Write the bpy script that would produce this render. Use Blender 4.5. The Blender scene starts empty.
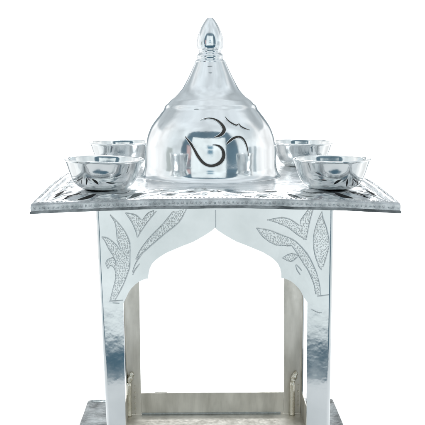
import bpy, bmesh, math, random
import numpy as np
from mathutils import Vector
from mathutils.geometry import tessellate_polygon

random.seed(7)
S = 0.001                      # everything below is measured in millimetres
scene = bpy.context.scene
COL = scene.collection
PI = math.pi

# ------------------------------------------------------------------ camera
F = 866.0
PITCH = math.atan(134.5 / F)
YAW = math.atan(15.5 / F)
CX, CY, CZ = -18.0, -986.0, 444.6
cam_d = bpy.data.cameras.new('camera')
cam_d.sensor_width = 36
cam_d.lens = 36 * F / 425.0
cam_d.clip_start = 0.01
cam_d.clip_end = 50
cam = bpy.data.objects.new('camera', cam_d)
COL.objects.link(cam)
cam.location = (CX * S, CY * S, CZ * S)
cam.rotation_euler = (PI / 2 - PITCH, 0, -YAW)
scene.camera = cam
_f = (math.sin(YAW) * math.cos(PITCH), math.cos(YAW) * math.cos(PITCH), -math.sin(PITCH))
_r = (math.cos(YAW), -math.sin(YAW), 0.0)
_d = (-math.sin(YAW) * math.sin(PITCH), -math.cos(YAW) * math.sin(PITCH), -math.cos(PITCH))


def ray(px, py):
    u = (px - 212.5) / F
    v = (py - 212.5) / F
    return [_f[i] + u * _r[i] + v * _d[i] for i in range(3)]


def on_plane(px, py, Y):
    """point of the vertical plane y=Y that was measured at that place of the photograph"""
    g = ray(px, py)
    t = (Y - CY) / g[1]
    return CX + t * g[0], CZ + t * g[2]


# --------------------------------------------------------------- materials
def new_mat(name):
    m = bpy.data.materials.new(name)
    m.use_nodes = True
    nt = m.node_tree
    b = nt.nodes['Principled BSDF']
    return m, nt, b


def noise(nt, scale, detail=3, rough=0.5, stretch=None, dist=0.0):
    tc = nt.nodes.new('ShaderNodeTexCoord')
    mp = nt.nodes.new('ShaderNodeMapping')
    nt.links.new(tc.outputs['Object'], mp.inputs['Vector'])
    if stretch:
        mp.inputs['Scale'].default_value = stretch
    n = nt.nodes.new('ShaderNodeTexNoise')
    n.inputs['Scale'].default_value = scale
    n.inputs['Detail'].default_value = detail
    n.inputs['Roughness'].default_value = rough
    n.inputs['Distortion'].default_value = dist
    nt.links.new(mp.outputs[0], n.inputs['Vector'])
    return n.outputs['Fac']


def ramp(nt, fac, stops):
    r = nt.nodes.new('ShaderNodeValToRGB')
    e = r.color_ramp.elements
    e[0].position, e[0].color = stops[0][0], (*stops[0][1], 1)
    e[1].position, e[1].color = stops[-1][0], (*stops[-1][1], 1)
    for p, c in stops[1:-1]:
        q = e.new(p)
        q.color = (*c, 1)
    nt.links.new(fac, r.inputs[0])
    return r.outputs[0]


def maprange(nt, fac, a, b, c, d):
    n = nt.nodes.new('ShaderNodeMapRange')
    n.inputs[1].default_value = a
    n.inputs[2].default_value = b
    n.inputs[3].default_value = c
    n.inputs[4].default_value = d
    nt.links.new(fac, n.inputs[0])
    return n.outputs[0]


def bump(nt, layers, bsdf):
    prev = None
    for fac, strength, dist in layers:
        b = nt.nodes.new('ShaderNodeBump')
        b.inputs['Strength'].default_value = strength
        b.inputs['Distance'].default_value = dist
        nt.links.new(fac, b.inputs['Height'])
        if prev:
            nt.links.new(prev, b.inputs['Normal'])
        prev = b.outputs[0]
    nt.links.new(prev, bsdf.inputs['Normal'])


def silver(name, c0, c1, r0, r1, layers, cscale=14, metallic=1.0, cst=None):
    m, nt, b = new_mat(name)
    n = noise(nt, cscale, 4, 0.55, cst)
    nt.links.new(ramp(nt, n, [(0.35, c0), (0.65, c1)]), b.inputs['Base Color'])
    n2 = noise(nt, cscale * 3.3, 4, 0.6)
    nt.links.new(maprange(nt, n2, 0.3, 0.7, r0, r1), b.inputs['Roughness'])
    b.inputs['Metallic'].default_value = metallic
    bump(nt, [(noise(nt, s, d, 0.5, st), k, dd) for s, d, st, k, dd in layers], b)
    return m


M_dome = silver('dome_silver', (.90, .93, .945), (.95, .965, .97),   .07, .14,
                [(22, 2, None, .55, .0014), (90, 3, None, .3, .0003), (900, 2, (1, 1, .1), .12, .00003)])
M_panel = silver('panel_silver', (.75, .775, .775), (.90, .915, .915), .06, .13,
                 [(14, 1, None, .45, .0014), (48, 3, None, .3, .0005), (170, 2, None, .2, .00014), (700, 2, (1, 1, .2), .12, .00003)])
M_roof = silver('roof_silver', (.52, .54, .555), (.84, .85, .86), .14, .30,
                [(40, 3, None, .6, .0016), (190, 3, None, .5, .0005)], 30)
M_band = silver('band_silver', (.42, .44, .45), (.74, .75, .76), .2, .36,
                [(300, 3, None, .5, .0004)], 90)
M_bowl = silver('bowl_silver', (.90, .92, .92), (.95, .96, .95), .05, .10,
                [(30, 2, None, .5, .0012), (150, 2, (1, 1, .4), .3, .0002)])
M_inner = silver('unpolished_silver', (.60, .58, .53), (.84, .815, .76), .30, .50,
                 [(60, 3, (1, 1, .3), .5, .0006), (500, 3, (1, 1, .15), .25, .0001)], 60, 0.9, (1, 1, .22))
M_lip_shade = silver('lip_shade_silver', (.10, .11, .115), (.34, .36, .37), .25, .4, [(220, 3, None, .5, .0005)], 60)  # dark tone puts the shadow under the eaves into the colour
M_dark_silver = silver('dark_patchy_silver', (.02, .026, .028), (.17, .19, .195), .22, .42,
                   [(50, 4, None, .7, .002), (220, 3, None, .5, .0006)], 34)
M_rod = silver('brazed_rod', (.72, .68, .57), (.88, .85, .76), .22, .36, [(90, 2, None, .3, .0006)], 80)
M_solder = silver('solder', (.62, .58, .47), (.86, .83, .74), .2, .38,
                  [(160, 3, None, .8, .0012)], 120)


def plain(name, c, rough, metallic=0.0):
    m, nt, b = new_mat(name)
    n = noise(nt, 240, 3)
    nt.links.new(ramp(nt, n, [(0.3, tuple(v * .8 for v in c)), (0.7, tuple(min(1, v * 1.15) for v in c))]), b.inputs['Base Color'])
    b.inputs['Roughness'].default_value = rough
    b.inputs['Metallic'].default_value = metallic
    if not metallic:
        b.inputs['Specular IOR Level'].default_value = .12
    return m


M_groove = plain('groove_tarnish', (.47, .51, .52), .4, .8)
M_stipple = plain('stipple_dots', (.56, .60, .61), .35, .9)
M_burr = plain('groove_burr', (.93, .95, .95), .22, 1.0)
M_black = plain('pierced_black', (.012, .013, .014), .5)
M_om = plain('om_slot_shade', (.06, .055, .05), .3, .45)  # dark colour stands for the unlit hollow behind the cut
m, nt, b = new_mat('white_paper')
b.inputs['Base Color'].default_value = (.86, .86, .86, 1)
b.inputs['Roughness'].default_value = .9
b.inputs['Specular IOR Level'].default_value = .1
bump(nt, [(noise(nt, 900, 2), .05, .0001)], b)
M_paper = m


# ------------------------------------------------------------- mesh helper
class MB:
    def __init__(self):
        self.v, self.f, self.m, self.s = [], [], [], []

    def add(self, vs, fs, mat=0, smooth=False):
        o = len(self.v)
        self.v += [tuple(p) for p in vs]
        for f in fs:
            self.f.append(tuple(i + o for i in f))
            self.m.append(mat)
            self.s.append(smooth)

    def box(self, x0, x1, y0, y1, z0, z1, mat=0):
        vs = [(x, y, z) for x in (x0, x1) for y in (y0, y1) for z in (z0, z1)]
        self.add(vs, [(0, 1, 3, 2), (4, 6, 7, 5), (0, 4, 5, 1), (2, 3, 7, 6), (0, 2, 6, 4), (1, 5, 7, 3)], mat)

    def lathe(self, prof, n=96, c=(0, 0), mat=0, smooth=True):
        """prof: (radius, z) from bottom to top on the outside"""
        vs, fs = [], []
        for r, z in prof:
            for k in range(n):
                a = 2 * PI * k / n
                vs.append((c[0] + r * math.cos(a), c[1] + r * math.sin(a), z))
        for i in range(len(prof) - 1):
            for k in range(n):
                k2 = (k + 1) % n
                fs.append((i * n + k, i * n + k2, (i + 1) * n + k2, (i + 1) * n + k))
        self.add(vs, fs, mat, smooth)

    def prism(self, outline, to3, depth_vec, mat=0, mats_back=None, mats_side=None):
        """extrude a closed 2-D outline; to3 maps (u,v) to 3-D, depth_vec is the thickness"""
        A = [Vector(to3(*p)) for p in outline]
        n = len(A)
        B = [p + Vector(depth_vec) for p in A]
        tris = tessellate_polygon([A])
        nrm = Vector()
        for t in tris:
            nrm += (A[t[1]] - A[t[0]]).cross(A[t[2]] - A[t[0]])
        flip = nrm.dot(Vector(depth_vec)) > 0
        fa = [tuple(reversed(t)) if flip else tuple(t) for t in tris]
        fb = [tuple(reversed(t)) for t in fa]
        self.add(A, fa, mat)
        self.add(B, fb, mat if mats_back is None else mats_back)
        area = Vector()
        for i in range(n):
            area += A[i].cross(A[(i + 1) % n])
        fl = area.dot(Vector(depth_vec)) < 0
        sides = []
        for i in range(n):
            j = (i + 1) % n
            q = (i, j, j + n, i + n)
            sides.append(tuple(reversed(q)) if not fl else q)
        self.add(A + B, sides, mat if mats_side is None else mats_side)

    def build(self, name, mats, parent=None, warp=None, origin=None, merge=True, bevel=None, label=None):
        vs = self.v
        if warp:
            vs = [warp(*p) for p in vs]
        org = Vector(origin) if origin is not None else Vector((0, 0, 0))
        if parent is not None and origin is None:
            org = world_loc(parent)
        me = bpy.data.meshes.new(name)
        me.from_pydata([((x - org.x), (y - org.y), (z - org.z)) for x, y, z in vs], [], self.f)
        me.transform(__import__('mathutils').Matrix.Scale(S, 4))
        for mt in mats:
            me.materials.append(mt)
        me.polygons.foreach_set('material_index', self.m)
        me.polygons.foreach_set('use_smooth', self.s)
        me.update()
        if merge:
            bm = bmesh.new()
            bm.from_mesh(me)
            bmesh.ops.remove_doubles(bm, verts=bm.verts, dist=2e-6)
            bm.to_mesh(me)
            bm.free()
        o = bpy.data.objects.new(name, me)
        COL.objects.link(o)
        if parent is not None:
            o.parent = parent
            o.location = (org - world_loc(parent)) * S
        else:
            o.location = org * S
        LOC[o.name] = org
        if bevel:
            md = o.modifiers.new('bevel', 'BEVEL')
            md.width = bevel * S
            md.segments = 2
            md.limit_method = 'ANGLE'
            md.angle_limit = math.radians(40)
        if label:
            o['label'] = label
        return o


LOC = {}


def world_loc(o):
    return LOC[o.name]


def interp(pts, n, closed=False):
    """Catmull-Rom through the given points (tuples of any length)"""
    P = [tuple(map(float, p)) for p in pts]
    out = []
    m = len(P)
    for i in range(m if closed else m - 1):
        p1, p2 = P[i], P[(i + 1) % m]
        p0 = P[i - 1] if (i > 0 or closed) else tuple(2 * a - b for a, b in zip(p1, p2))
        p3 = P[(i + 2) % m] if (i + 2 < m or closed) else tuple(2 * b - a for a, b in zip(p1, p2))
        for k in range(n):
            t = k / n
            out.append(tuple(.5 * ((2 * b) + (-a + c) * t + (2 * a - 5 * b + 4 * c - d) * t * t + (-a + 3 * b - 3 * c + d) * t ** 3)
                             for a, b, c, d in zip(p0, p1, p2, p3)))
    if not closed:
        out.append(P[-1])
    return out


# the shrine is hand made: its left side leans inward a little towards the base
def warp(x, y, z):
    t = min(1.0, max(0.0, 1 - z / 318.0))
    if z < 0.01:
        return (x, y, z)
    if x < -93:
        x += 9.5 * t * min(1.0, (-93 - x) / 27.0)
    elif x > 93:
        x += 1.0 * t
        if x < 105:
            x += 2.6 * t
    return (x, y, z)


# ------------------------------------------------------------ the backdrop
mb = MB()
Wd = 800
prof = [(-600, -36), (1000, -36)]
for k in range(1, 17):
    a = k / 16 * PI / 2
    prof.append((1000 + 700 * math.sin(a), -36 + 700 * (1 - math.cos(a))))
prof.append((1700, 1000))
vs = []
for y, z in prof:
    vs += [(-Wd, y, z), (Wd, y, z)]
fs = [(2 * i, 2 * i + 1, 2 * i + 3, 2 * i + 2) for i in range(len(prof) - 1)]
mb.add(vs, fs, 0, True)
bd = mb.build('backdrop', [M_paper])
bd['kind'] = 'structure'

# -------------------------------------------------------------- the shrine
shrine = bpy.data.objects.new('temple_shrine', None)
COL.objects.link(shrine)
shrine.location = (0, 0, -36 * S)
LOC[shrine.name] = Vector((0, 0, -36))
shrine['label'] = 'polished silver tabletop temple shrine with domed roof, om symbol and engraved arch on four pillars'
shrine['category'] = 'shrine'

# --- base: stepped plinth whose top runs out past the pillars
E_ = 171.0


def ring(h, r, z, n=7):
    pts = []
    for cx, cy, a0 in ((1, 1, 0), (-1, 1, 90), (-1, -1, 180), (1, -1, 270)):
        for k in range(n):
            a = math.radians(a0 + 90 * k / (n - 1))
            pts.append((cx * (h - r) + r * math.cos(a), cy * (h - r) + r * math.sin(a), z))
    return pts


mb = MB()
rings = [(E_ - 7, 3, 0.0), (E_ - 5, 4, 1.1), (E_ - 2.8, 5, 1.6), (E_ - .6, 6, .9), (E_ + .4, 6.5, -1.5), (E_, 6.5, -4), (E_, 6.5, -12),
         (E_ + 5, 15, -15), (E_ + 8, 17, -22), (E_ + 8, 17, -33), (E_ + 6, 16, -36)]
rr = [ring(*q) for q in rings]
n = len(rr[0])
vs = sum(rr, [])
fs = []
for i in range(len(rr) - 1):
    for k in range(n):
        k2 = (k + 1) % n
        fs.append((i * n + k2, i * n + k, (i + 1) * n + k, (i + 1) * n + k2))
mb.add(vs, fs, 0, True)
# the top: an outer strip of dark patchy silver and the unpolished floor inside the pillars
inn = ring(126, 3, 0.0)
fs = [(k, (k + 1) % n, n + (k + 1) % n, n + k) for k in range(n)]
mb.add(rr[0] + inn, fs, 0)
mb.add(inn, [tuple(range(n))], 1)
mb.add([(x, y, -36) for x, y, z in rr[-1]], [tuple(reversed(range(n)))], 0)
base = mb.build('base', [M_dark_silver, M_inner], shrine)

# --- rails between the pillars, standing on the base
RH = 30.0
for i, (nx, ny) in enumerate(((0, 1), (0, -1), (1, 0), (-1, 0))):
    mb = MB()
    L = 93.5
    if ny:
        y0, y1 = (118.4, 120.0) if ny > 0 else (-120.0, -118.4)
        mb.box(-93.9, 93.9, y0, y1, 0.2, RH)
        yi0, yi1 = (117.0, 118.4) if ny > 0 else (-118.4, -117.0)
        mb.box(-93, 93, yi0, yi1, 0.2, 2.2, 1)
    else:
        x0, x1 = (119.6, 121.2) if nx > 0 else (-121.2, -119.6)
        mb.box(x0, x1, -111.9, 111.9, 0.2, RH)
    o = mb.build('rail', [M_inner, M_groove], shrine, warp, bevel=.35)

# --- arch profile (half), measured on the front: (x, z) from the apex down to the springing
half = [(0, 294.1)]
for px, py in ((211, 231.3), (205, 235.3), (193.7, 241.7), (184, 245.5), (176, 248.8), (167, 252.6), (160, 256.8), (155.3, 260.4), (152, 264), (149.6, 269), (148.6, 274), (148.4, 278.6),
               (145.4, 279.0), (142.2, 280.2), (138.5, 282), (135.2, 284.6), (131.2, 288.6), (128.2, 293), (126.1, 297.8), (124.8, 303.0)):
    x, z = on_plane(px, py, -120)
    half.append((-x, z))
ZS = half[-1][1]               # springing height
half[-1] = (94.0, ZS)
ZT = 320.4                     # the sheets end inside the hollow roof


def arch_outline(w, k=1.0):
    """w: half width of the sheet; k squeezes the opening sideways"""
    R = [(x * k, z) for x, z in half]
    pts = [(-w, ZT), (-w, ZS)] + [(-x, z) for x, z in reversed(R)][0:-1] + R + [(w, ZS), (w, ZT)]
    return pts


# engraved leaves (image measurements on the front face)
def C(ox, oy, s, pts):
    return [(ox + a / s, oy + b / s) for a, b in pts]


q1 = lambda *p: C(90, 200, 6.0714, p)
q2 = lambda *p: C(90, 250, 6.0714, p)
q3 = lambda *p: C(250, 205, 4.7222, p)
q4 = lambda *p: C(70, 200, 2.8333, p)
q5 = lambda *p: C(210, 200, 2.8333, p)
leaves = [  # closed shapes that get stippled: list of open side curves forming the outline
    [q1((120, 90), (170, 140), (215, 200), (240, 260), (243, 330), (240, 395)) + q2((235, 120), (200, 210), (165, 270), (145, 302)),
     q2((110, 306), (130, 240), (150, 170), (145, 118), (118, 95), (98, 112)),
     q1((98, 415), (88, 385), (100, 362), (130, 350), (147, 354)),
     q1((132, 334), (105, 292), (85, 250), (65, 225)),
     q1((65, 225), (105, 234), (150, 268), (185, 312)),
     q1((187, 300), (165, 250), (160, 200), (150, 140), (120, 90))],
    [q1((215, 80), (252, 135), (275, 185), (286, 228)), q1((286, 228), (308, 190), (350, 130), (402, 66)),
     q1((388, 62), (350, 80), (318, 120)), q1((310, 120), (275, 92), (215, 80))],
    [q4((186, 168), (198, 142), (225, 106), (262, 68), (290, 33)), q4((330, 24), (308, 62), (262, 100), (218, 138), (186, 168))],
    [q3((80, 70), (140, 60), (190, 70), (232, 98)), q3((236, 92), (240, 70), (262, 38), (278, 16)), q3((297, 22), (280, 80), (262, 165)),
     q3((262, 165), (225, 142), (180, 108), (130, 85), (80, 70))],
    [q3((340, 28), (316, 80), (298, 150), (300, 220), (318, 280), (336, 308)), q3((343, 292), (362, 232), (373, 180), (360, 110), (343, 60), (340, 28))],
    [q3((30, 110), (90, 120), (150, 143), (210, 170), (265, 228), (305, 310), (325, 370), (331, 425)), q3((305, 422), (295, 370), (265, 300), (226, 236), (196, 192)),
     q3((200, 190), (160, 192), (110, 184), (60, 150), (30, 110))],
    [q3((150, 250), (190, 230), (230, 240)), q3((230, 240), (192, 266), (150, 250))],
]
lines = [q2((300, 82), (272, 120), (258, 150)), q2((104, 310), (200, 303)), q2((128, 322), (175, 325)), q4((205, 150), (186, 178), (176, 205)),
         q3((215, 282), (220, 305), (236, 330)), q3((218, 283), (235, 300), (243, 312)), q5((300, 272), (336, 268)), q5((284, 310), (300, 318), (316, 318)),
         q5((15, 28), (15, 78)),
         q4((120, 160), (128, 178), (122, 190))]


def ribbon(mb, pts3, widths, nrm, off, mat):
    """flat strip along 3-D points; nrm(i) gives the surface normal"""
    vs, fs = [], []
    n = len(pts3)
    for i in range(n):
        a = Vector(pts3[max(0, i - 1)])
        b = Vector(pts3[min(n - 1, i + 1)])
        t = (b - a)
        if t.length < 1e-9:
            t = Vector((1, 0, 0))
        N = Vector(nrm(i))
        s = t.normalized().cross(N).normalized() * widths[i] * .5
        p = Vector(pts3[i]) + N * off
        vs += [p - s, p + s]
    fs = [(2 * i, 2 * i + 1, 2 * i + 3, 2 * i + 2) for i in range(n - 1)]
    mb.add(vs, fs, mat)


def groove(mb, curve, Y, ny, w=.85):
    c = interp(curve, 6) if len(curve) > 2 else [curve[0], tuple((a + b) / 2 for a, b in zip(*curve)), curve[1]]
    p3 = []
    for px, py in c:
        x, z = on_plane(px, py, -120)
        p3.append((x, Y, z))
    n = len(p3)
    ws = [w * .62 * (.45 + .75 * math.sin(PI * min(1, max(0, (i + .6) / n))) ** .5) * random.uniform(.8, 1.2) for i in range(n)]
    ribbon(mb, p3, ws, lambda i: (0, ny, 0), .05, 2)
    # the burr thrown up beside the cut: a low rounded ridge
    tube = []
    for i in range(n):
        a, b_ = Vector(p3[max(0, i - 1)]), Vector(p3[min(n - 1, i + 1)])
        s_ = (b_ - a).normalized().cross(Vector((0, ny, 0)))
        if s_.x < 0:
            s_ = -s_
        cc = Vector(p3[i]) + s_ * (ws[i] * .5 + .35)
        for k in range(5):
            an = PI * k / 4
            tube.append(cc + s_ * math.cos(an) * .42 + Vector((0, ny, 0)) * (math.sin(an) * .17 - .02))
    mb.add(tube, [(i * 5 + k, i * 5 + k + 1, (i + 1) * 5 + k + 1, (i + 1) * 5 + k) for i in range(n - 1) for k in range(4)], 0, True)


def dimple(mb, x, Y, z, ny, rx, rz, h):
    vs = []
    for q, hh in ((1, -.03), (.72, .55), (.38, .88)):
        for k in range(8):
            t = k * PI / 4
            vs.append((x + rx * q * math.cos(t), Y + ny * h * hh, z + rz * q * math.sin(t)))
    vs.append((x, Y + ny * h, z))
    fs = [(r * 8 + k, r * 8 + (k + 1) % 8, (r + 1) * 8 + (k + 1) % 8, (r + 1) * 8 + k) for r in range(2) for k in range(8)]
    fs += [(16 + k, 16 + (k + 1) % 8, 24) for k in range(8)]
    mb.add(vs, fs, 0, True)
    e = [(x + rx * 1.12 * math.cos(k * PI / 4), Y + ny * .03, z - .12 + rz * 1.12 * math.sin(k * PI / 4)) for k in range(8)]
    mb.add(e, [tuple(range(8))], 4)


def inside(p, poly):
    c = False
    j = len(poly) - 1
    for i in range(len(poly)):
        a, b = poly[i], poly[j]
        if (a[1] > p[1]) != (b[1] > p[1]) and p[0] < (b[0] - a[0]) * (p[1] - a[1]) / (b[1] - a[1]) + a[0]:
            c = not c
        j = i
    return c


def engrave(mb, Y, ny):
    for lf in leaves:
        for c in lf:
            groove(mb, c, Y, ny)
        poly = sum([interp(c, 4) if len(c) > 2 else c for c in lf], [])
        xs = [p[0] for p in poly]
        ys = [p[1] for p in poly]
        st = 1.95
        yy = min(ys)
        r = 0
        while yy < max(ys):
            xx = min(xs) + (r % 2) * st * .5
            while xx < max(xs):
                q = (xx + random.uniform(-.5, .5), yy + random.uniform(-.45, .45))
                if inside(q, poly) and random.random() < .93:
                    x, z = on_plane(q[0], q[1], -120)
                    a = random.uniform(.5, .76)
                    dimple(mb, x, Y, z, ny, a, a * random.uniform(.8, 1.2), random.uniform(.3, .5))
                xx += st
            yy += st * .86
            r += 1
    for c in lines:
        groove(mb, c, Y, ny, .9)


TH = 1.6
PW = 117.0
for side in ('front', 'back', 'right', 'left'):
    mb = MB()
    if side == 'front':
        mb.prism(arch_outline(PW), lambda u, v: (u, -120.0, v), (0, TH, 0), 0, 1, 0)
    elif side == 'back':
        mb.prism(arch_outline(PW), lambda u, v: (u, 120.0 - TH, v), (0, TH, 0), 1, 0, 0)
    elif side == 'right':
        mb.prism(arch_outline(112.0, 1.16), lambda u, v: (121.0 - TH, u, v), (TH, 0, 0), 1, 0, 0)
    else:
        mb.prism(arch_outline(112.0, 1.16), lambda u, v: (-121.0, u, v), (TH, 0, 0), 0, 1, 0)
    n0 = len(mb.f)
    if side == 'front':
        engrave(mb, -120.0, -1)
    o = mb.build('arch_panel', [M_panel, M_inner, M_groove, M_burr, M_stipple], shrine, warp, merge=False)
    if side == 'front':
        o['label'] = 'front arch panel engraved with stippled leaves'

# --- pillars: folded corner sheets
def pillar(sx, sy):
    mb = MB()
    R = 4.0
    out, inn_ = [], []
    yb = 120.0
    xb = 121.0

    def sect(inner_x, inner_y, z):
        o_, i_ = [], []
        o_.append((inner_x, -yb))
        i_.append((inner_x, -yb + TH))
        for k in range(7):
            a = math.radians(-90 + 90 * k / 6)
            o_.append((xb - R + R * math.cos(a), -yb + R + R * math.sin(a)))
            i_.append((xb - R + (R - TH) * math.cos(a), -yb + R + (R - TH) * math.sin(a)))
        o_.append((xb, inner_y))
        i_.append((xb - TH, inner_y))
        return [(x * sx, y * (1 if sy < 0 else -1), z) for x, y in o_], [(x * sx, y * (1 if sy < 0 else -1), z) for x, y in i_]

    def seg(ix, iy, z0, z1, nz):
        prev = None
        flip = (sx > 0) != (sy < 0)
        for k in range(nz + 1):
            z = z0 + (z1 - z0) * k / nz
            o_, i_ = sect(ix, iy, z)
            if prev:
                po, pi_ = prev
                m = len(o_)
                q = [(j, j + 1, m + j + 1, m + j) for j in range(m - 1)]
                if flip:
                    q = [tuple(reversed(t)) for t in q]
                mb.add(po + o_, [q[0]], 0)
                mb.add(po + o_, q[1:-1], 0, True)
                mb.add(po + o_, [q[-1]], 0)
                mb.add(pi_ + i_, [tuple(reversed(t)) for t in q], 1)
                for j in (0, m - 1):
                    e = (0, 1, 3, 2)
                    mb.add([po[j], pi_[j], i_[j], o_[j]], [(0, 1, 2, 3)], 0)
            prev = (o_, i_)
        for z in (z0, z1):
            o_, i_ = sect(ix, iy, z)
            m = len(o_)
            mb.add(o_ + i_, [(j, j + 1, m + j + 1, m + j) for j in range(m - 1)], 0)
    seg(94.0, -112.0, 0.2, ZS, 6)
    seg(PW, -112.0, ZS, ZT, 1)
    return mb.build('pillar', [M_panel, M_inner], shrine, warp, merge=False)


for sx in (-1, 1):
    for sy in (-1, 1):
        pillar(sx, sy)

# --- solder rods inside the back corners
for x in (108.0, -109.5):
    mb = MB()
    n = 14
    pr = [(.1, 0.3), (4.2, 0.3), (3.5, 1.6), (3.3, 20), (3.4, 42), (3.0, 46), (.1, 46.8)]
    mb.lathe(pr, n, (x, 113.6))
    rod = mb.build('corner_rod', [M_rod], shrine)
    mb = MB()
    vs, fs = [], []
    for i in range(17):
        t = PI * i / 16
        for k in range(20):
            a = 2 * PI * k / 20
            d = 1 + .16 * math.sin(3 * a + 2.1 * i * .6) + .12 * math.sin(5 * a - 1.3 * i) + .14 * math.sin(i * 1.9 + a)
            zz = 51.5 - 8.2 * math.cos(t)
            vs.append((x + 1.6 + (zz - 50) * .32 + 3.6 * math.sin(t) * math.cos(a) * d, 116.0 + 2.6 * math.sin(t) * math.sin(a) * d, zz + .5 * math.sin(4 * a + i)))
    fs = [(i * 20 + k, i * 20 + (k + 1) % 20, (i + 1) * 20 + (k + 1) % 20, (i + 1) * 20 + k) for i in range(16) for k in range(20)]
    mb.add(vs, fs, 0, True)
    for k in range(9):
        r = random.uniform(.4, 1.1)
        zz = 3 + k * 4.6 + random.uniform(-1.5, 1.5)
        pr = [(max(.05, r * math.cos(a)), zz + r * math.sin(a)) for a in [math.radians(-85 + 34 * q) for q in range(6)]]
        mb.lathe(pr, 8, (x + 8.2, 116.8))
    mb.build('solder_blob', [M_solder], rod)
# small lump of solder on top of the back rail
mb = MB()
pr = [(max(.05, 8.5 * math.cos(a)), 30.0 + 1.5 * math.sin(a)) for a in [math.radians(-10 + 11 * k) for k in range(10)]]
mb.lathe([(r, z) for r, z in pr], 24, (-67, 0))
mb.v = [(x, 120.4 + y * .12, z) for x, y, z in mb.v]
mb.build('solder_lump', [M_inner], shrine)

# --- roof: an embossed sheet sloping to a beaded band
RE = 175.0


def leafmask(u, v, cu, cv, lu, lv, ang):
    ca, sa = math.cos(ang), math.sin(ang)
    a = ((u - cu) * ca + (v - cv) * sa) / lu
    b_ = (-(u - cu) * sa + (v - cv) * ca) / lv
    return np.clip(1 - a * a - np.abs(b_) / np.maximum(.05, 1 - a * a), 0, 1) * (np.abs(a) < 1)


rng = np.random.RandomState(3)
petals = []
for k in range(-5, 6):
    petals.append((k * 30.0, 139, 19, 6.0, .55 if k >= 0 else PI - .55))
    petals.append((k * 30.0 + 15, 153, 14, 5.0, .35 if k >= 0 else PI - .35))
corner_petals = [(cx * (118 + d), 121 + d * .9, 24, 6.5, cx * .8) for cx in (-1, 1) for d in (0, 22)]


def hsum(u, v):
    h = 0
    for cu, cv, lu, lv, an in petals:
        h = h + leafmask(u, v, cu, cv, lu, lv, an)
    return h


_ph = rng.rand(40, 3)


def wob(x, y):
    h = 0
    for k in range(14):
        a = _ph[k, 0] * 2 * PI
        w = .035 + .11 * _ph[k, 1]
        h = h + np.sin((x * math.cos(a) + y * math.sin(a)) * w + _ph[k, 2] * 6.28) * .18 / (1 + w * 12)
    return h


def bow(x, y):
    # the eaves sag towards the corners
    a = np.maximum(np.abs(x), np.abs(y)) / 175.0
    b_ = np.minimum(np.abs(x), np.abs(y)) / 175.0
    return 5.3 * (1 - np.minimum(b_, 1.0) ** 1.8) * a ** 4 - .5 * a ** 4


def roof_z(x, y):
    x = np.asarray(x, float)
    y = np.asarray(y, float)
    ax, ay = np.abs(x), np.abs(y)
    s = np.maximum(ax, ay)
    z = np.interp(s, [0, 96, 128, 150, 160, 168.5, 175], [334.3, 334.3, 334.0, 331.6, 328.4, 325.6, 325.6]) + bow(x, y)
    fade = np.clip((s - 84) / 12, 0, 1) * np.clip((167 - s) / 4, 0, 1)
    bowl = np.clip((np.hypot(ax - 115, ay - 115) - 26) / 8, 0, 1)
    emb = np.where(ay >= ax, hsum(x, ay), hsum(y, ax))
    return z + fade * bowl * (1.5 * np.minimum(emb, 1.2) + 1.5 * wob(x, y))


mb = MB()
NG = 260
g = np.linspace(-169, 169, NG + 1)
X, Y = np.meshgrid(g, g, indexing='ij')
Z = roof_z(X, Y)
vs = list(zip(X.ravel().tolist(), Y.ravel().tolist(), Z.ravel().tolist()))
fs = [(i * (NG + 1) + j, (i + 1) * (NG + 1) + j, (i + 1) * (NG + 1) + j + 1, i * (NG + 1) + j + 1) for i in range(NG) for j in range(NG)]
mb.add(vs, fs, 0, True)
gu = np.linspace(-173, 173, 41)
vs = [(x, y, 318.2 + float(bow(x, y))) for x in gu for y in gu]
fs = [(i * 41 + j + 1, (i + 1) * 41 + j + 1, (i + 1) * 41 + j, i * 41 + j) for i in range(40) for j in range(40)]
mb.add([tuple(map(float, p)) for p in vs], fs, 1, True)


# pierced openings and cut strokes following the sheet
def slit(mb, x0, y0, x1, y1, w, mat=2, bend=0.0, off=.22):
    n = 14
    pts, nr = [], []
    dx, dy = x1 - x0, y1 - y0
    L = math.hypot(dx, dy)
    for i in range(n + 1):
        t = i / n
        bx = -dy / L * bend * math.sin(PI * t)
        by = dx / L * bend * math.sin(PI * t)
        x, y = x0 + dx * t + bx, y0 + dy * t + by
        e = .6
        z = float(roof_z(x, y))
        gx = (float(roof_z(x + e, y)) - float(roof_z(x - e, y))) / (2 * e)
        gy = (float(roof_z(x, y + e)) - float(roof_z(x, y - e))) / (2 * e)
        pts.append((x, y, z))
        nr.append(Vector((-gx, -gy, 1)).normalized())
    # several sub strips so that the lens hugs the embossing
    K = 5
    ws = [w * (math.sin(PI * min(.999, max(.001, i / n))) ** .8) for i in range(n + 1)]
    vs = []
    px, py = -dy / L, dx / L
    for i in range(n + 1):
        for k in range(K + 1):
            q = (k / K - .5) * ws[i]
            x, y = pts[i][0] + px * q, pts[i][1] + py * q
            vs.append((x, y, float(roof_z(x, y)) + off))
    fs = [(i * (K + 1) + k, (i + 1) * (K + 1) + k, (i + 1) * (K + 1) + k + 1, i * (K + 1) + k + 1) for i in range(n) for k in range(K)]
    mb.add(vs, fs, mat, True)


def four(fn):
    for r in range(4):
        ca, sa = [(1, 0), (0, 1), (-1, 0), (0, -1)][r]
        fn(lambda x, y: (x * ca - y * sa, x * sa + y * ca), r)


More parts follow.
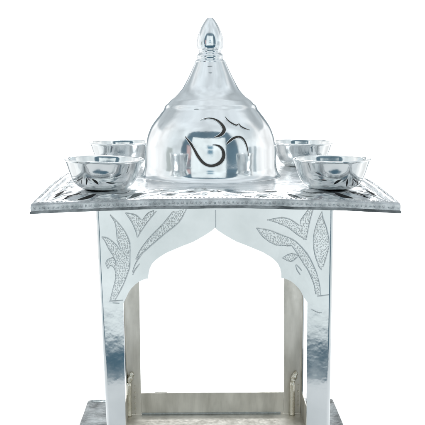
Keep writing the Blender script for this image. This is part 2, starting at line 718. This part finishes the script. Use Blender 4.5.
def cuts(T, r):
    def sl(x0, y0, x1, y1, w, mat=2, bend=0):
        if r % 2 and mat == 2:
            w *= .6
        a, b_ = T(x0, y0), T(x1, y1)
        slit(mb, a[0], a[1], b_[0], b_[1], w, mat, bend)
    for sx in (-1, 1):
        # each side: black lens openings by the corner, thin strokes, small marks towards the middle
        sl(sx * 133, -160, sx * 116, -147, 5.6, 2, 2.2 * sx)
        sl(sx * 146, -154, sx * 132, -138, 3.2, 2, 1.5 * sx)
        sl(sx * 96, -158, sx * 74, -144, 2.6, 3, 3 * sx)
        sl(sx * 100, -150, sx * 84, -137, 1.8, 3, 2 * sx)
        sl(sx * 64, -157, sx * 52, -149, 4.2, 3, 1 * sx)
        sl(sx * 36, -158, sx * 24, -153, 5.0, 3, 1)
        sl(sx * 44, -146, sx * 16, -139, 1.6, 3, 2 * sx)
        sl(sx * 14, -158, sx * 7, -154, 3.4, 3, .5)
        sl(sx * 84, -161, sx * 70, -153, 4.0, 4, 1)
        sl(sx * 106, -152, sx * 90, -146, 3.2, 4, 1)
        sl(sx * 50, -160, sx * 38, -155, 3.4, 4, .6)
        sl(sx * 62, -143, sx * 46, -137, 2.0, 4, 1)
        sl(sx * 30, -148, sx * 18, -144, 2.2, 4, 1)
        sl(sx * 6, -150, sx * 1, -143, 1.8, 4, 0)
        sl(sx * 158, -158, sx * 144, -146, 1.5, 3, 0)
        sl(sx * 160, -150, sx * 150, -128, 2.4, 2, 1.5 * sx)
        sl(sx * 156, -164, sx * 120, -164, 1.2, 3, .8)
        sl(sx * 110, -164, sx * 66, -163, 1.2, 3, .8)


four(cuts)
# line around the foot of the slope
roof = mb.build('roof', [M_roof, M_inner, M_black, M_groove, M_dark_silver], shrine, merge=False)

# --- beaded border band
mb = MB()
sec = [(169.0, 325.4), (169.3, 327.2), (170.6, 328.2), (172.6, 328.4), (174.4, 327.6), (175.2, 326.0), (175.3, 323.6), (175.2, 320.6), (175.9, 319.9), (175.9, 318.0), (172.0, 317.6), (171, 318.3)]
for i in range(len(sec) - 1):
    a, za = sec[i]
    b_, zb = sec[i + 1]
    NB = 40
    for r in range(4):
        ca, sa = [(1, 0), (0, 1), (-1, 0), (0, -1)][r]
        vs = []
        for k in range(NB + 1):
            t = -1 + 2 * k / NB
            for q, zq in ((a, za), (b_, zb)):
                x, y = t * q, -q
                jit = .09 * math.sin(k * 1.7 + r * 2) + .14 * math.sin(k * .61 + r)
                x, y = x * ca - y * sa, x * sa + y * ca
                vs.append((x, y, zq + float(bow(x, y)) + (jit if abs(t) < .99 else 0)))
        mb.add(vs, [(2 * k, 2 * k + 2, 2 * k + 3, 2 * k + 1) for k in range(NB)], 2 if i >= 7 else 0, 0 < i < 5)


def bead(cx, cy, cz, rx, ry, rz, mat):
    cz += float(bow(cx, cy))
    vs, fs = [], []
    nu, nv = 8, 5
    for i in range(nv + 1):
        t = PI * i / nv
        for k in range(nu):
            a = 2 * PI * k / nu
            vs.append((cx + rx * math.sin(t) * math.cos(a), cy + ry * math.sin(t) * math.sin(a), cz + rz * math.cos(t)))
    for i in range(nv):
        for k in range(nu):
            k2 = (k + 1) % nu
            fs.append((i * nu + k, (i + 1) * nu + k, (i + 1) * nu + k2, i * nu + k2))
    mb.add(vs, fs, mat, True)


def beads(T, r):
    k = 0
    x = -171.0
    while x < 172:
        j = random.uniform(-.35, .35)
        c = T(x + j, -175.2)
        if k % 2 == 0:
            sx_, sy_ = (1.6, .8) if r % 2 == 0 else (.8, 1.6)
            bead(c[0], c[1], 323.7, sx_ * random.uniform(.85, 1.1), sy_, 1.5 * random.uniform(.9, 1.1), 0)
        else:
            sx_, sy_ = (1.0, .35) if r % 2 == 0 else (.35, 1.0)
            bead(c[0], c[1], 323.3 + random.uniform(-.4, .4), sx_ * random.uniform(.7, 1.25), sy_, 1.05 * random.uniform(.7, 1.2), 1)
        k += 1
        x += 4.35
    x = -168.0
    while x < 169:
        c = T(x + random.uniform(-.3, .3), -172.2)
        bead(c[0], c[1], 328.0, 1.5, 1.5, 1.0, 0)
        x += 4.35


four(beads)
mb.build('beaded_border', [M_band, M_groove, M_lip_shade], roof, merge=False)

# --- dome
DX = -2.6


def zc(py, Y=0):
    return on_plane(212, py, Y)[1]


K_ = 1 / .877
dome_px = [(183.5, 71.5), (182.9, 71.0), (182.2, 69.2), (181.6, 66.6), (180.4, 65.6), (176, 65.4), (168, 65.5), (160, 65.6), (153, 65.5), (147, 65.3), (142, 64.8), (136, 63.6), (131, 62.0), (126, 60.0), (121.5, 57.4), (117.5, 54.6), (114, 51.9), (111, 49.6),
           (109, 48.0), (107.4, 46.9), (106.0, 46.2), (104.2, 45.2), (102.6, 43.8), (101.0, 42.4), (99.4, 40.9), (98.0, 39.1), (96.4, 36.9), (94.2, 34.2), (91, 31.1), (87, 28.0), (82, 25.0), (77, 22.3), (72, 19.9), (67, 17.5), (63.5, 15.9), (61.6, 15.0)]
# radii in image px at the axis, heights by image row (nearer surfaces handled by the skirt rows)
z_lo = 334.2
prof = []
for py, r in dome_px:
    prof.append((r * K_, zc(py)))
# foot of the dome: place it on the roof sheet (rows above were read on the axis)
zmin = prof[0][1]
prof = [(r, z) for r, z in prof if z > 349]
foot = [(79.8, 334.4), (80.0, 335.1), (79.0, 336.0), (77.6, 337.6), (76.3, 340.2), (75.4, 343.6), (74.9, 347.0)]
prof = foot + prof
prof = interp(prof, 3)
mb = MB()
mb.lathe(prof, 144, (DX, 0))
dome = mb.build('dome', [M_dome], shrine)

rad_of = lambda z: float(np.interp(z, [p[1] for p in prof], [p[0] for p in prof]))


def dome_hit(px, py):
    g_ = ray(px, py)
    lo, hi = 850.0, 986.0 / g_[1]
    t = lo
    while t < hi:
        x, y, z = CX + t * g_[0], CY + t * g_[1], CZ + t * g_[2]
        if math.hypot(x - DX, y) <= rad_of(z):
            break
        t += .12
    r0 = rad_of(z)
    sl_ = (rad_of(z + 1) - rad_of(z - 1)) / 2
    nv = Vector(((x - DX) / r0, y / r0, -sl_)).normalized()
    return Vector((x, y, z)), nv


mb = MB()
om_strokes = [
    [(108, 82, 2), (130, 74, 3.5), (158, 71, 6), (190, 79, 9), (218, 100, 12), (234, 128, 15), (226, 150, 14), (208, 164, 10), (183, 173, 3)],
    [(173, 212, 2.5), (195, 214, 6), (215, 224, 10), (229, 246, 13), (231, 275, 15), (214, 304, 15), (182, 321, 12), (150, 321, 11), (121, 304, 12), (96, 272, 12), (76, 236, 10), (55, 202, 9), (28, 168, 3)],
    [(247, 208, 4), (262, 193, 9), (282, 178, 10), (310, 169, 9), (334, 180, 9), (350, 208, 8), (358, 238, 6), (363, 272, 2.5)],
    [(238, 62, 2), (252, 80, 6), (272, 96, 8), (298, 108, 7), (312, 101, 4), (322, 114, 7), (345, 126, 6), (370, 133, 2)],
]
for st_ in om_strokes:
    c = interp(st_, 7)
    P_, N_, W_ = [], [], []
    for a, b_, w in c:
        p, nv = dome_hit(180 + a / 5.3125, 105 + b_ / 5.3125)
        P_.append(p)
        N_.append(nv)
        W_.append(max(.4, w) / 5.3125 * 1.42)
    # shade inside the cut, painted as a dark ribbon, three strips wide so that it hugs the curve, with a bright burr along its lower edge
    ribbon(mb, P_, [w * 1.0 for w in W_], lambda i: N_[i], .42, 0)
    n = len(P_)
    vs = []
    for i in range(n):
        t = (P_[min(n - 1, i + 1)] - P_[max(0, i - 1)]).normalized()
        s = t.cross(N_[i]).normalized()
        for sg in (-1, 1):
            pass
        vs.append((P_[i], s))
    for sg in (-1, 1):
        tube = []
        for (p, s), w, nv in zip(vs, W_, N_):
            cc = p + s * sg * (w * .5 + .12) + nv * .3
            r = .28 + .04 * w
            for k in range(6):
                a = k * PI / 3
                tube.append(cc + s * math.cos(a) * r + nv * math.sin(a) * r)
        fs = [(i * 6 + k, i * 6 + (k + 1) % 6, (i + 1) * 6 + (k + 1) % 6, (i + 1) * 6 + k) for i in range(n - 1) for k in range(6)]
        mb.add(tube, fs, 1, True)
om = mb.build('om_symbol', [M_om, M_dome], dome, merge=False)

# small nicks on the dome
mb = MB()
for x0, y0, x1, y1 in ((207.5, 66.5, 212.5, 66.2), (208.5, 72.8, 212.2, 72.8), (194, 109.3, 199, 109.1), (201, 119.9, 206, 119.5)):
    mb = MB()
    pts, ns = [], []
    for k in range(5):
        p, nv = dome_hit(x0 + (x1 - x0) * k / 4, y0 + (y1 - y0) * k / 4)
        pts.append(p)
        ns.append(nv)
    ribbon(mb, pts, [.3, .8, 1.0, .8, .3], lambda i: ns[i], .3, 0)
    mb.build('nick', [M_groove], dome, merge=False)

# --- finial on the dome
fin_px = [(63.4, 15.0), (61.8, 15.2), (60.6, 14.9), (59.9, 14.0), (59.2, 13.0), (58.4, 12.9), (57.2, 13.3), (55.8, 13.3), (54.4, 12.5), (53.3, 11.4), (52.2, 11.0), (50.6, 11.3), (49.0, 12.2), (46.5, 13.0), (43.5, 13.3), (40, 13.1), (36, 12.3),
          (32, 11.0), (28, 9.3), (24.5, 7.4), (21.6, 5.6), (19.4, 4.0), (18.0, 2.7), (17.2, 1.4), (16.9, .1)]
fp = interp([(max(.05, r * K_), zc(py)) for py, r in fin_px], 3)
mb = MB()
mb.lathe(fp, 72, (DX - .4, 0))
mb.build('finial', [M_dome], dome)


# ---------------------------------------------------------------- bowls
def make_bowl(loc, rot, label, sc=1.0):
    prof = [(.05, 0.4), (14, .3), (20.5, 0.0), (22.2, .3), (23.8, 1.0), (26.2, 2.6), (28.8, 5.0), (31.2, 8.4), (33.2, 12.4), (34.9, 17), (36.3, 21.5), (37.7, 25.6), (38.6, 28.0), (39.2, 28.6), (39.4, 29.3), (39.0, 30.0), (38.1, 30.0),
            (37.4, 29.0), (36.1, 25.0), (34.6, 20.5), (32.9, 15.8), (30.6, 11.2), (27.6, 7.2), (22.5, 4.0), (14, 2.4), (6, 1.8), (.05, 1.7)]
    pp = interp(prof, 3)
    mb = MB()
    mb.lathe(pp, 96)
    mb.v = [(x * (1 + .010 * math.cos(2 * math.atan2(y, x) + .6) + .004 * math.cos(5 * math.atan2(y, x))),
             y * (1 + .010 * math.cos(2 * math.atan2(y, x) + .6) + .004 * math.cos(5 * math.atan2(y, x))),
             z + .3 * (z / 29) * math.cos(3 * math.atan2(y, x) + 1)) for x, y, z in mb.v]
    o = mb.build('bowl', [M_bowl])
    o.location = (loc[0] * S, loc[1] * S, loc[2] * S)
    o.rotation_euler = rot
    o.scale = (sc, sc, sc)
    o['label'] = label
    o['category'] = 'bowl'
    o['group'] = 'silver bowls around the dome'
    return o


zb = 334.45
b1 = make_bowl((-111.8, -115, zb), (0, math.radians(.9), .4), 'silver bowl on the front left corner of the shrine roof')


def copy_bowl(loc, rot, label):
    o = b1.copy()
    COL.objects.link(o)
    o.location = (loc[0] * S, loc[1] * S, loc[2] * S)
    o.rotation_euler = rot
    o['label'] = label
    return o


copy_bowl((118.2, -115, zb), (0, math.radians(.8), 2.1), 'silver bowl on the front right corner of the shrine roof')
copy_bowl((-114.5, 115, zb), (0, math.radians(-.3), 3.3), 'silver bowl on the back left corner of the shrine roof')
copy_bowl((115.2, 115, zb), (0, math.radians(.6), 5.0), 'silver bowl on the back right corner of the shrine roof')

# -------------------------------------------------------------- the light
w = bpy.data.worlds.new('World')
scene.world = w
w.use_nodes = True
nt = w.node_tree
bg = nt.nodes['Background']
tc = nt.nodes.new('ShaderNodeTexCoord')
sp = nt.nodes.new('ShaderNodeSeparateXYZ')
nt.links.new(tc.outputs['Generated'], sp.inputs[0])


def mth(op, a, b_=None):
    n = nt.nodes.new('ShaderNodeMath')
    n.operation = op
    for i, q in enumerate((a, b_)):
        if q is None:
            continue
        if isinstance(q, (int, float)):
            n.inputs[i].default_value = q
        else:
            nt.links.new(q, n.inputs[i])
    return n.outputs[0]


negy = mth('MULTIPLY', sp.outputs[1], -1.0)
az = mth('MULTIPLY', mth('ARCTAN2', sp.outputs[0], negy), 180 / PI)    # 0 = towards the camera side
el = mth('MULTIPLY', mth('ARCSINE', sp.outputs[2]), 180 / PI)


def step(v, a, b_):
    n = nt.nodes.new('ShaderNodeMapRange')
    n.interpolation_type = 'SMOOTHSTEP'
    n.inputs[1].default_value = a
    n.inputs[2].default_value = b_
    nt.links.new(v, n.inputs[0])
    return n.outputs[0]


def window(a0, a1, e0, e1, soft=1.5):
    m1 = mth('MULTIPLY', step(az, a0 - soft, a0 + soft), mth('SUBTRACT', 1.0, step(az, a1 - soft, a1 + soft)))
    m2 = mth('MULTIPLY', step(el, e0 - soft, e0 + soft), mth('SUBTRACT', 1.0, step(el, e1 - soft, e1 + soft)))
    return mth('MULTIPLY', m1, m2)


def mixc(fac, a, b_):
    n = nt.nodes.new('ShaderNodeMix')
    n.data_type = 'RGBA'
    if fac is None:
        pass
    nt.links.new(fac, n.inputs[0])
    for i, q in ((6, a), (7, b_)):
        if isinstance(q, tuple):
            n.inputs[i].default_value = (*q, 1)
        else:
            nt.links.new(q, n.inputs[i])
    return n.outputs[2]


# a white light tent: bright all round, a little dimmer and bluer overhead and on the camera's side
col = mixc(step(sp.outputs[1], -.35, .25), (.78, .85, .88), (1.0, 1.02, 1.03))
col = mixc(window(146, 164, -70, 60, 4), col, (.24, .29, .32))  # unseen dark flags added on both sides to give the silver grey edges
col = mixc(window(-164, -146, -70, 60, 4), col, (.24, .29, .32))
col = mixc(window(68, 96, 24, 52, 8), col, (.66, .73, .77))
col = mixc(step(el, 30, 58), col, (.74, .80, .84))
# unseen grey band added above the paper sweep so neck edges reflect darker
col = mixc(mth('MULTIPLY', step(sp.outputs[1], .1, .4), mth('MULTIPLY', step(el, 19, 23), mth('SUBTRACT', 1.0, step(el, 50, 75)))), col, (.50, .55, .58))
# the open mouth of the tent seen from inside: dark room around a lit white panel
sq = mth('ADD', mth('POWER', mth('ABSOLUTE', mth('DIVIDE', mth('ADD', az, 2.5), 50.0)), 3.6), mth('POWER', mth('ABSOLUTE', mth('DIVIDE', mth('ADD', el, 5.0), 46.0)), 3.6))
mouth = mth('MULTIPLY', mth('SUBTRACT', 1.0, step(sq, .9, 1.1)), step(el, -7, -5))
col = mixc(mouth, col, (.11, .18, .23))
col = mixc(window(-50, -33, -70, -8.2), col, (.11, .18, .23))
col = mixc(window(26, 46, -70, -8.2), col, (.11, .18, .23))
col = mixc(window(-40, 40, -60, -17.0, .5), col, (.06, .125, .175))
col = mixc(window(-33, 26, -16.1, 31, .4), col, (.87, .95, .97))
col = mixc(window(-42, -34, -4, 14), col, (.62, .46, .46))
col = mixc(window(-82, -70, -8, 6), col, (.45, .5, .5))
col = mixc(window(66, 74, -8, 8), col, (.35, .42, .46))
col = mixc(window(78, 84, -8, 8), col, (.35, .42, .46))
col = mixc(window(-7, 3, -1, 6, 2.2), col, (.12, .25, .34))
col = mixc(window(-7, 3, 8.5, 15, 2.2), col, (.12, .25, .34))
# uneven walls: nothing in a real room is one flat tone
nz = nt.nodes.new('ShaderNodeTexNoise')
nz.inputs['Scale'].default_value = 3.2
nz.inputs['Detail'].default_value = 5
nt.links.new(tc.outputs['Generated'], nz.inputs['Vector'])
mr = nt.nodes.new('ShaderNodeMapRange')
mr.inputs[1].default_value = .3
mr.inputs[2].default_value = .7
mr.inputs[3].default_value = .78
mr.inputs[4].default_value = 1.16
nt.links.new(nz.outputs['Fac'], mr.inputs[0])
vm = nt.nodes.new('ShaderNodeVectorMath')
vm.operation = 'SCALE'
nt.links.new(col, vm.inputs[0])
nt.links.new(mr.outputs[0], vm.inputs['Scale'])
nt.links.new(vm.outputs[0], bg.inputs[0])
bg.inputs[1].default_value = 1.0


def area(name, loc, target, size, power, colr=(1, 1, 1), spread=180):
    l = bpy.data.lights.new(name, 'AREA')
    l.shape = 'RECTANGLE'
    l.size, l.size_y = size
    l.energy = power
    l.color = colr
    l.spread = math.radians(spread)
    o = bpy.data.objects.new(name, l)
    COL.objects.link(o)
    o.location = loc
    d = Vector(target) - Vector(loc)
    o.rotation_euler = d.to_track_quat('-Z', 'Y').to_euler()
    return o


area('overhead_fill', (0, .85, 1.35), (0, .50, 0), (.8, .3), 4.6, spread=95)  # unseen lamp added to whiten the table behind and streak the neck
area('backdrop_fill', (0, .55, 1.7), (0, 1.7, .5), (1.7, .4), 36, spread=125)  # unseen lamp added to keep the paper sweep pure white

# ------------------------------------------------------------ render setup
scene.view_settings.view_transform = 'Standard'
scene.view_settings.look = 'None'
scene.view_settings.exposure = 0
scene.view_settings.gamma = 1
scene.render.engine = 'CYCLES'
scene.cycles.use_denoising = True
scene.cycles.max_bounces = 12
scene.cycles.glossy_bounces = 8
scene.cycles.sample_clamp_indirect = 6
